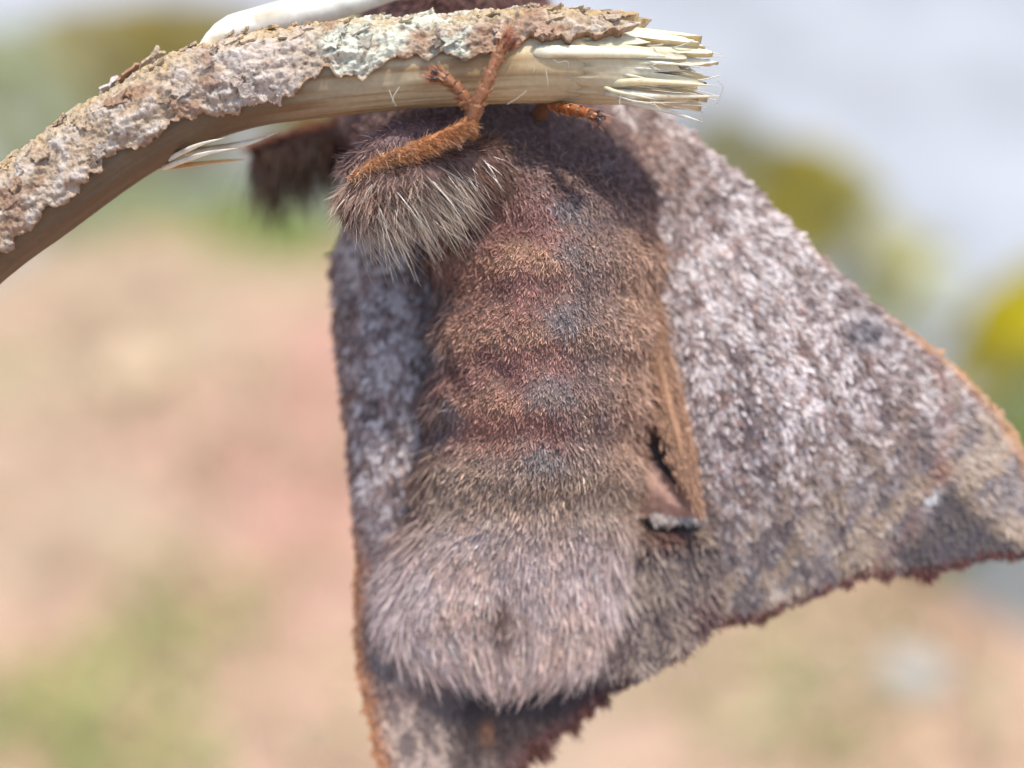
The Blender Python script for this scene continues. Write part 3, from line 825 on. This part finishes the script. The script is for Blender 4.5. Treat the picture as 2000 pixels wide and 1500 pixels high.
def rw_col(x, y, jit=False):
    c = speckle(x, y, jit, 0.42 + 0.24 * blob(x, y, 1560, 600, 260, 260) + 0.25 * blob(x, y, 1380, 640, 60, 200))
    vn, va, vr = veins(x, y)
    rad = n2(va * 420, vr * 0.10, 1 / 13., 577, 2)
    c = c * (0.84 + 0.32 * sstep(.3, .7, rad))[..., None]
    c = mixc(c, lin(150, 124, 108), 0.3 * vn)
    outer = sstep(0, 1, ((x - 1560) * 0.5 + (y - 780) * 0.85) / 300)
    st = n2(x * 0.7 + y * 0.5, y * 0.2 - x * 0.3, 1 / 26., 571, 2)
    c2 = mixc(np.broadcast_to(TAN, c.shape), lin(128, 116, 110), sstep(.42, .58, st))
    c2 = mixc(c2, lin(92, 84, 82), .8 * sstep(.58, .70, st + (rng.normal(0, .05, x.shape) if jit else 0)))
    c = mixc(c, c2, outer * 0.68)
    # dark costal mark, dark tip patch, pale dash, rusty line, darker margin
    c = mixc(c, lin(78, 72, 78), 0.85 * np.clip(1.5 * blob(x, y, 1680, 645, 34, 30), 0, 1))
    wob = (n2(x, y, 1 / 20., 579, 2) - .5) * 30
    dk = sstep(-14, 14, (x - 1762) - (1100 - y) * 0.46 + wob) * sstep(14, -14, (x - 1842) - (y - 950) * 1.15 + wob) * sstep(940, 965, y)
    dk = np.clip(dk + 1.2 * blob(x, y, 1890, 1078, 110, 22) + 1.2 * blob(x, y, 1765, 1066, 18, 16), 0, 1)
    c = mixc(c, lin(78, 70, 70), dk * 0.85)
    c = mixc(c, lin(205, 210, 208), 0.85 * np.exp(-(((x - 1810) * 0.78 + (y - 968) * 0.62) / 7.5) ** 2 - (((x - 1810) * -0.62 + (y - 968) * 0.78) / 24) ** 2))
    lx = np.interp(y, [640, 760, 860, 940, 1040, 1100, 1180], [1790, 1840, 1835, 1810, 1760, 1700, 1560])
    c = mixc(c, lin(150, 104, 88), 0.32 * np.exp(-((x - lx) / 14) ** 2) * sstep(640, 720, y))
    c = mixc(c, lin(140, 96, 80), 0.8 * blob(x, y, 1832, 915, 16, 22))
    my = np.interp(x, [1380, 1500, 1600, 1700, 1790, 1870, 1950, 2050], [1205, 1190, 1150, 1112, 1110, 1092, 1078, 1075])
    c = mixc(c, lin(96, 62, 58), 0.85 * np.exp(-((y - my) / 13) ** 2) * sstep(1360, 1420, x))
    cx = np.interp(y, [222, 310, 400, 500, 605, 680, 750, 820, 890, 960, 1030], [1290, 1400, 1500, 1600, 1720, 1820, 1900, 1960, 1995, 2012, 2040])
    c = mixc(c, lin(186, 138, 96), 0.8 * np.exp(-((x - cx) / 15) ** 2) * sstep(590, 660, y))
    c = mixc(c, lin(150, 118, 98), blob(x, y, 1280, 300, 90, 130) * 0.5)
    return c
def rw_d(x, y):
    return 6.2 + 1.6 * ((y - 700) / 600.) ** 2 + 2.4 * sstep(0, 1, ((x - 1400) * .75 - (y - 400) * .66) / 260) - 1.0 * blob(x, y, 1500, 800, 220, 260) - 0.05 * veins(x, y)[0] + 0.025 * np.cos((veins(x, y)[1] - 0.62) / 0.115 * 2 * math.pi) * sstep(500, 900, veins(x, y)[2])
right_wing, _ = wing('forewing', [(1190, 190), (1290, 222), (1400, 308), (1500, 400), (1600, 500), (1720, 605), (1820, 680), (1900, 750), (1960, 820), (1998, 890), (2018, 960), (2048, 1030), (2090, 1066)],
     [(1190, 190), (1230, 330), (1258, 440), (1285, 560), (1312, 700), (1345, 850), (1366, 960), (1378, 1080), (1388, 1190)],
     [(2090, 1066), (2050, 1082), (2000, 1084), (1950, 1078), (1870, 1092), (1790, 1110), (1700, 1112), (1600, 1150), (1500, 1192), (1440, 1206), (1400, 1204), (1388, 1190)],
     rw_d, rw_col, 27000, (1210, 180), 20, 7.5, gain=1.0, fringe_col=lin(96, 60, 50), fringe_n=2600, fringe_len=26)

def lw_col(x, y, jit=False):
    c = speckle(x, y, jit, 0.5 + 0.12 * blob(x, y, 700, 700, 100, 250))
    c = mixc(c, lin(92, 78, 80), 0.6 * blob(x, y, 745, 1060, 60, 90))
    low = sstep(1180, 1340, y)
    st = n2(x, y * 0.3, 1 / 16., 581, 2) + (rng.normal(0, .05, x.shape) if jit else 0)
    c2 = mixc(np.broadcast_to(lin(176, 154, 138), c.shape), lin(116, 100, 92), sstep(.42, .56, st))
    c = mixc(c, c2, low)
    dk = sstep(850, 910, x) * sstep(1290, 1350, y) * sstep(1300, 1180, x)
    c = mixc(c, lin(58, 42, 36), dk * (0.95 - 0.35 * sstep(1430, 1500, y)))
    c = mixc(c, lin(150, 104, 72), 0.6 * blob(x, y, 955, 1415, 14, 26))
    c = mixc(c, lin(96, 60, 56), 0.6 * blob(x, y, 800, 1345, 60, 22))
    c = mixc(c, lin(132, 118, 108), sstep(1230, 1290, x) * sstep(1330, 1180, y) * 0.8)
    mx = np.interp(y, [1205, 1270, 1300, 1340, 1390, 1440, 1500], [1380, 1300, 1262, 1185, 1130, 1052, 1000])
    c = mixc(c, lin(92, 54, 48), 0.85 * np.exp(-((x - mx) / 34) ** 2) * sstep(1180, 1220, y))
    ex = np.interp(y, [470, 520, 640, 760, 900, 1000, 1080, 1180, 1300, 1400, 1520], [656, 649, 656, 668, 681, 690, 696, 692, 702, 722, 752])
    c = mixc(c, lin(172, 116, 76), (0.4 + 0.55 * sstep(980, 1120, y)) * np.exp(-((x - ex) / (9 + 14 * sstep(980, 1120, y))) ** 2))
    return c
def lw_d(x, y):
    return 8.0 - 1.4 * blob(x, y, 760, 800, 120, 400) + 1.6 * sstep(720, 640, x) - 0.6 * sstep(1150, 1350, y) + 0.12 * np.sin(x / 33.0) * sstep(1150, 1300, y)
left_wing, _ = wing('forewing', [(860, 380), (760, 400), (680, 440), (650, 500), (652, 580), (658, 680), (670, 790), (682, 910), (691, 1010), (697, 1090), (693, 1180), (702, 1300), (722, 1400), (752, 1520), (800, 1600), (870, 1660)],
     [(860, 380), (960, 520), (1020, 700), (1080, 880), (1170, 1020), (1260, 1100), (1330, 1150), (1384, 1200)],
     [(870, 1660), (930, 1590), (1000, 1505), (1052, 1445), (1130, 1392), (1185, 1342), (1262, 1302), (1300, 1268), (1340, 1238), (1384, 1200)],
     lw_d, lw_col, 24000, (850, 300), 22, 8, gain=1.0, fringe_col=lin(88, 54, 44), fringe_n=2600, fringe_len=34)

# right hindwing: a folded strip between abdomen and forewing, then a hairy lower lobe
def hw_col(x, y, jit=False):
    st = n2(x, y, 1 / 22., 591, 2) + (rng.normal(0, .05, x.shape) if jit else 0)
    c = mixc(np.broadcast_to(lin(140, 122, 108), x.shape + (3,)), lin(98, 82, 76), sstep(.42, .62, st))
    c = mixc(c, lin(96, 56, 50), 0.8 * blob(x, y, 1290, 1040, 40, 22))
    c = mixc(c, lin(92, 54, 50), 0.7 * blob(x, y, 1370, 1190, 40, 40))
    return c
def hw_d(x, y):
    return 6.9 + 0.08 * np.sin((x - y * 0.25) / 15.0) - 0.9 * sstep(1010, 1060, y)
hind, _ = wing('hindwing', [(1150, 620), (1240, 760), (1310, 880), (1372, 1010), (1392, 1100), (1396, 1196)],
     [(1150, 620), (1150, 760), (1160, 880), (1180, 1010), (1190, 1140), (1195, 1300)],
     [(1396, 1196), (1362, 1232), (1310, 1268), (1250, 1300), (1195, 1300)],
     hw_d, hw_col, 5000, (1200, 600), 34, 6, gain=0.95, fringe_col=lin(96, 56, 48), fringe_n=700, fringe_len=26, lift=0.25)

def fold(rows, n, m, mt, name, col, par, noise=0.03, thick=0.10):
    """smooth membrane lofted through rows of (x, y, depth)"""
    R = [smooth_path(np.array(r, float), m) for r in rows]
    G = np.array([smooth_path(np.array([r[j] for r in R]), n) for j in range(m)]).transpose(1, 0, 2)
    G[..., 2] += noise * (n2(G[..., 0], G[..., 1], 1 / 25., 601, 3) - .5) * 2
    F = W(G[..., 0], G[..., 1], G[..., 2]); K = W(G[..., 0], G[..., 1], G[..., 2] + thick)
    nn = n * m; g = grid_faces(n, m)
    per = np.array([r * m for r in range(n)] + [(n - 1) * m + c for c in range(1, m)] + [r * m + m - 1 for r in range(n - 2, -1, -1)] + [c for c in range(m - 2, 0, -1)])
    p2 = np.roll(per, -1)
    cc = mixc(np.broadcast_to(col, G.shape), col * 0.8, sstep(.4, .65, n2(G[..., 0], G[..., 1] * .4, 1 / 14., 605, 3)))
    return make(name, np.vstack([F.reshape(-1, 3), K.reshape(-1, 3)]), [g, g[:, ::-1] + nn, np.stack([per, p2, p2 + nn, per + nn], -1)], mt, par, np.vstack([cc.reshape(-1, 3)] * 2))
# rolled tan inner edge of the forewing
fold([[(1270, 560, 5.9), (1312, 690, 5.6), (1350, 840, 5.5), (1366, 930, 5.7), (1372, 1000, 6.1)],
      [(1268, 570, 5.6), (1285, 690, 5.0), (1318, 840, 4.9), (1352, 950, 5.2), (1372, 1010, 5.8)],
      [(1262, 580, 6.0), (1268, 690, 5.6), (1290, 800, 5.6), (1340, 940, 5.8), (1370, 1008, 6.1)],
      [(1262, 590, 7.4), (1266, 700, 7.4), (1284, 800, 7.4), (1335, 940, 7.2), (1370, 1010, 7.0)]], 30, 40, M['skin'], 'rolled_edge', lin(160, 122, 92), right_wing)
n = 6000
uy = rng.uniform(570, 1000, n); ux = np.interp(uy, [570, 690, 840, 950, 1010], [1266, 1284, 1316, 1350, 1370]) + rng.normal(0, 1, n) * np.interp(uy, [570, 690, 850, 950, 1005], [8, 14, 15, 8, 2])
cc = lin(172, 134, 106)[None] * np.exp(rng.normal(0, .12, n))[:, None]
v, f, c = ribbons(W(ux, uy, 5.0 + 0.3 * np.abs(rng.normal(0, .25, n))), RT * .3 - UP + rng.normal(0, .25, (n, 3)), np.broadcast_to(-FW, (n, 3)), rng.uniform(10, 22, n) * PX, rng.uniform(1.5, 3, n) * PX, cc * .85, cc, None, 2, None, .8)
make('edge_fuzz', v, f, M['fur'], right_wing, c, kind='stuff')
# pinkish hindwing pleat with a frayed pale lower edge
pleat = fold([[(1250, 880, 6.2), (1290, 915, 5.9), (1335, 965, 5.8), (1374, 1004, 5.9)],
      [(1248, 930, 5.7), (1285, 960, 5.4), (1330, 990, 5.5), (1374, 1012, 5.8)],
      [(1246, 1012, 6.1), (1282, 1014, 5.9), (1328, 1014, 5.9), (1374, 1018, 6.0)]], 24, 30, M['skin'], 'pleat', lin(160, 124, 106), hind, noise=0.12)
n = 380
fx = rng.uniform(1272, 1374, n); fy = 1008 + rng.normal(0, 5, n)
cc = np.where(rng.random((n, 1)) < .7, lin(176, 164, 154)[None], lin(128, 110, 100)[None])
v, f, c = ribbons(W(fx, fy, 5.8), RT * rng.normal(0.1, .3, n)[:, None] - UP + rng.normal(0, .15, (n, 3)), np.broadcast_to(-FW, (n, 3)), rng.uniform(8, 18, n) * PX, rng.uniform(3, 5, n) * PX, cc, cc, None, 2, None, 0.8)
make('frayed_edge', v, f, M['scale'], hind, c, kind='stuff')

# --- legs
def leg_tube(name, pts, radii, col, par, n=60, nv=18, bump=0.14, seed=0, m='leg', freq=9000.):
    s = smooth_path(np.array(pts, float), n)
    C = W(s[:, 0], s[:, 1], s[:, 2])
    r = np.interp(np.linspace(0, 1, n), np.linspace(0, 1, len(radii)), radii) * PX
    v, fs, dirs = tube(C, r, nv, True, bump, seed, freq)
    cc = np.broadcast_to(col, v.shape) * (0.75 + 0.5 * fbm(v * 7000, 2, seed))[:, None]
    return make(name, v, fs, M[m], par, cc), s, C, r, dirs

def hairs_on(C, r, dirs, n, tlo, thi, amin, amax, flow, lift, jitter, length, width, c0, c1, bend, seg=4, prof=None, m='hair', name='leg_hair', par=None, roll=1.4, lenf=None):
    N, nv = dirs.shape[:2]
    t = rng.uniform(tlo, thi, n) * (N - 1); a = rng.uniform(amin, amax, n)
    i = np.clip(t.astype(int), 0, N - 2)
    T, e1, e2 = frames(C)
    dn = e2[i] * np.cos(a)[:, None] + e1[i] * np.sin(a)[:, None]
    fr = (t - i)[:, None]
    P = C[i] * (1 - fr) + C[i + 1] * fr + dn * (r[i] * 0.92)[:, None]
    d = norm(np.asarray(flow))[None] + dn * lift + rng.normal(0, jitter, (n, 3))
    L = length * PX * rng.uniform(.4, 1.25, n)
    if lenf is not None: L = L * lenf(t / (N - 1))
    vr = np.exp(rng.normal(0, .3, n))[:, None]
    return ribbons(P, d, dn, L, width * PX * rng.uniform(.6, 1.3, n), c0 * vr, c1 * vr, np.asarray(bend)[None] + rng.normal(0, .12, (n, 3)), seg, prof or [1, .9, .7, .45, .15], roll)

DN = -UP
# front leg in focus: furry thigh and shin with long hanging hair
leg = empty('leg', MO); leg.parent = moth; leg.location = (0, 0, 0); PARENT_LOC['leg'] = MO
o, s, C, r, dirs = leg_tube('thigh', [(960, 330, 3.6), (880, 345, 2.4), (790, 370, 1.6), (715, 385, 1.8), (680, 400, 2.6)], [70, 72, 72, 60, 26], lin(96, 72, 64), leg, bump=.1, seed=3, m='skin')
hp = [hairs_on(C, r, dirs, 12000, 0.0, 1, -2.0, 1.7, RT * .66 + DN * .85 - FW * .05, .22, .18, 36, 1.8, lin(96, 68, 56), lin(142, 110, 94), DN * .12 + FW * .12, prof=[1, 1, .7, .4, .1]),
      hairs_on(C, r, dirs, 1100, 0.34, 1, -1.6, 0.9, RT * .72 + DN * .85 - FW * .03, .14, .12, 104, 1.4, lin(78, 58, 50), lin(206, 190, 168), DN * .16 + FW * .2, lenf=lambda t: .75 + .45 * sstep(.2, .8, t)),
      hairs_on(C, r, dirs, 2400, 0.5, 1.0, -3.1, 3.1, -RT * .15 + DN * .6, .6, .28, 38, 2.0, lin(132, 104, 88), lin(188, 160, 140), DN * .2),
      hairs_on(C, r, dirs, 160, 0.2, .95, -1.4, .9, RT * .66 + DN * .85 - FW * .08, .2, .14, 104, 1.4, lin(120, 100, 84), lin(240, 230, 214), DN * .12 + FW * .1),
      hairs_on(C, r, dirs, 6000, 0.0, 0.9, -2.9, -0.4, RT * .5 + DN * .15 - FW * .2, .5, .35, 28, 2.2, lin(92, 68, 60), lin(146, 116, 100), DN * .1)]
v, f, c = join(hp)
make('leg_hair', v, f, M['hair'], leg, c, kind='stuff')
o, s, C, r, dirs = leg_tube('shin', [(684, 352, 1.3), (740, 320, 0.8), (800, 298, 0.5), (860, 268, 0.2), (905, 246, -0.1), (930, 222, -0.3)], [7, 11, 13, 12, 10, 10], lin(190, 132, 84), leg, seed=5)
hp = [hairs_on(C, r, dirs, 4200, 0, .93, -1.8, 2.6, RT * .6 + DN * .1, .4, .3, 22, 1.6, lin(172, 112, 66), lin(206, 154, 106), DN * .1, seg=3),
      hairs_on(C, r, dirs, 2200, 0, .5, .0, 2.8, RT * .3 + DN * .1, .5, .45, 22, 1.6, lin(176, 132, 98), lin(206, 172, 140), DN * .2, seg=3)]
v, f, c = join(hp)
make('leg_hair', v, f, M['hair'], leg, c, kind='stuff')

def tarsus(leg, pts, rad, seed, claws, brush, col=lin(142, 94, 60)):
    nseg = 5
    s = smooth_path(np.array(pts, float), nseg * 14)
    t = np.linspace(0, nseg, nseg * 14, endpoint=False) % 1.0
    C = W(s[:, 0], s[:, 1], s[:, 2])
    r = rad * PX * (0.72 + 0.38 * t ** 1.5) * np.linspace(1.05, 0.85, len(s)) * (1 - 0.3 * (t < 0.06))
    v, fs, dirs = tube(C, r, 16, True, 0.16, seed, 11000.)
    cc = np.broadcast_to(col, v.shape) * (0.6 + 0.75 * fbm(v * 9000, 2, seed))[:, None]
    o = make('foot', v, fs, M['leg'], leg, cc)
    Td = norm(C[-1] - C[-8])
    h = hairs_on(C, r, dirs, 900, 0, 1, -3.1, 3.1, Td, .16, .16, 12, 2.8, lin(112, 68, 42), lin(192, 142, 98), [0, 0, 0], seg=2, prof=[1, .9, .2])
    hb = hairs_on(C, r, dirs, brush, .86, 1, -3.1, 3.1, Td, .15, .22, 34, 2.6, lin(120, 66, 44), lin(190, 128, 92), [0, 0, 0], seg=3, prof=[1, .9, .6, .1])
    v, f, c = join([h, hb])
    make('leg_hair', v, f, M['hair'], leg, c, kind='stuff')
    for cl_ in claws:
        q = smooth_path(np.array(cl_, float), 12)
        vv, ff, _ = tube(W(q[:, 0], q[:, 1], q[:, 2]), np.linspace(4.5, .6, 12) * PX, 8)
        make('claw', vv, ff, M['leg'], leg, np.broadcast_to(lin(66, 52, 48), vv.shape))
def new_leg():
    e = empty('leg', MO); e.parent = moth; e.location = (0, 0, 0); PARENT_LOC[e.name] = MO
    return e
legb, legc = new_leg(), new_leg()
tarsus(leg, [(922, 236, -0.3), (932, 200, -0.5), (948, 168, -0.6), (962, 132, -0.6), (978, 100, -0.5), (990, 84, -0.4)], 14, 11,
       [[(992, 88, -.5), (1012, 74, -.6), (1020, 84, -.4)], [(986, 84, -.5), (992, 66, -.6), (1002, 62, -.3)]], 260)
tarsus(legb, [(918, 214, -0.1), (912, 196, -0.2), (900, 180, -0.3), (884, 164, -0.4), (866, 152, -0.4), (856, 148, -0.3)], 13, 13,
       [[(858, 146, -.4), (846, 138, -.6), (840, 148, -.3)], [(858, 152, -.4), (846, 154, -.6), (838, 160, -.3)]], 120)
# second leg bone behind the wood that carries the second foot
leg_tube('shin', [(918, 214, -0.1), (924, 228, 0.2), (924, 250, 1.6), (915, 305, 2.9)], [11, 11, 12, 13], lin(156, 108, 66), legb, seed=17)
# opposite leg reaching round the wood with a hooked foot
tarsus(legc, [(1080, 206, 2.6), (1105, 212, 1.6), (1125, 215, 1.0), (1142, 219, .7), (1156, 224, .6), (1164, 228, .6)], 11, 19,
       [[(1164, 230, .5), (1172, 236, .3), (1164, 250, .4), (1156, 252, .6)], [(1166, 226, .5), (1180, 226, .3), (1182, 236, .4)], [(1160, 222, .6), (1172, 216, .4), (1178, 218, .4)]], 40, lin(160, 92, 46))
leg_tube('shin', [(1080, 206, 2.6), (1066, 204, 3.6), (1050, 230, 5.2)], [12, 14, 18], lin(130, 88, 62), legc, seed=23)

# dark furry hind leg held out sideways, behind the focus
leg2 = empty('leg', MO); leg2.parent = moth; leg2.location = (0, 0, 0); PARENT_LOC[leg2.name] = MO
o, s, C, r, dirs = leg_tube('shin', [(492, 302, 12), (560, 282, 11.5), (660, 268, 10.5), (780, 256, 9), (900, 250, 7.5)], [6, 24, 40, 46, 42], lin(58, 38, 28), leg2, bump=.12, seed=29, m='skin')
hp = [hairs_on(C, r, dirs, 3800, 0, 1, -3.1, 3.1, DN * .8 + RT * .25, .4, .25, 56, 3.0, lin(58, 36, 28), lin(76, 50, 36), DN * .2, seg=3),
      hairs_on(C, r, dirs, 1300, 0, .42, -2.6, 0.4, DN + RT * .12, .15, .2, 140, 2.6, lin(52, 34, 26), lin(66, 48, 34), DN * .1, seg=3, lenf=lambda t: 1.1 - t * .8),
      hairs_on(C, r, dirs, 700, 0, .5, 0.4, 2.8, -RT * .6 + UP * .1, .4, .2, 34, 4.0, lin(100, 58, 38), lin(124, 76, 52), DN * .1, seg=3)]
v, f, c = join(hp)
make('leg_hair', v, f, M['fur'], leg2, c, kind='stuff')
# mauve ruff of the thorax beside the legs
o, s, C, r, dirs = leg_tube('thigh', [(900, 262, 4.2), (820, 276, 3.4), (750, 306, 3.0), (690, 350, 3.2)], [40, 50, 52, 36], lin(112, 86, 84), leg2, bump=.1, seed=31, m='skin')
hp = [hairs_on(C, r, dirs, 6500, 0, 1, -3.1, 3.1, DN * .4 - RT * .1, .7, .4, 32, 2.2, lin(112, 86, 80), lin(166, 138, 128), DN * .15, seg=3)]
v, f, c = join(hp)
make('leg_hair', v, f, M['hair'], leg2, c, kind='stuff')

# fluff over the chest where the legs join
parts = [pelt(2500, 225, 420, .3, 2.4, 30, 2.2, .5, .05, .45, FG * 1.15, 'fur')]
v, f, c = join(parts)
make('chest_fluff', v, f, M['fur'], body, c, kind='stuff')
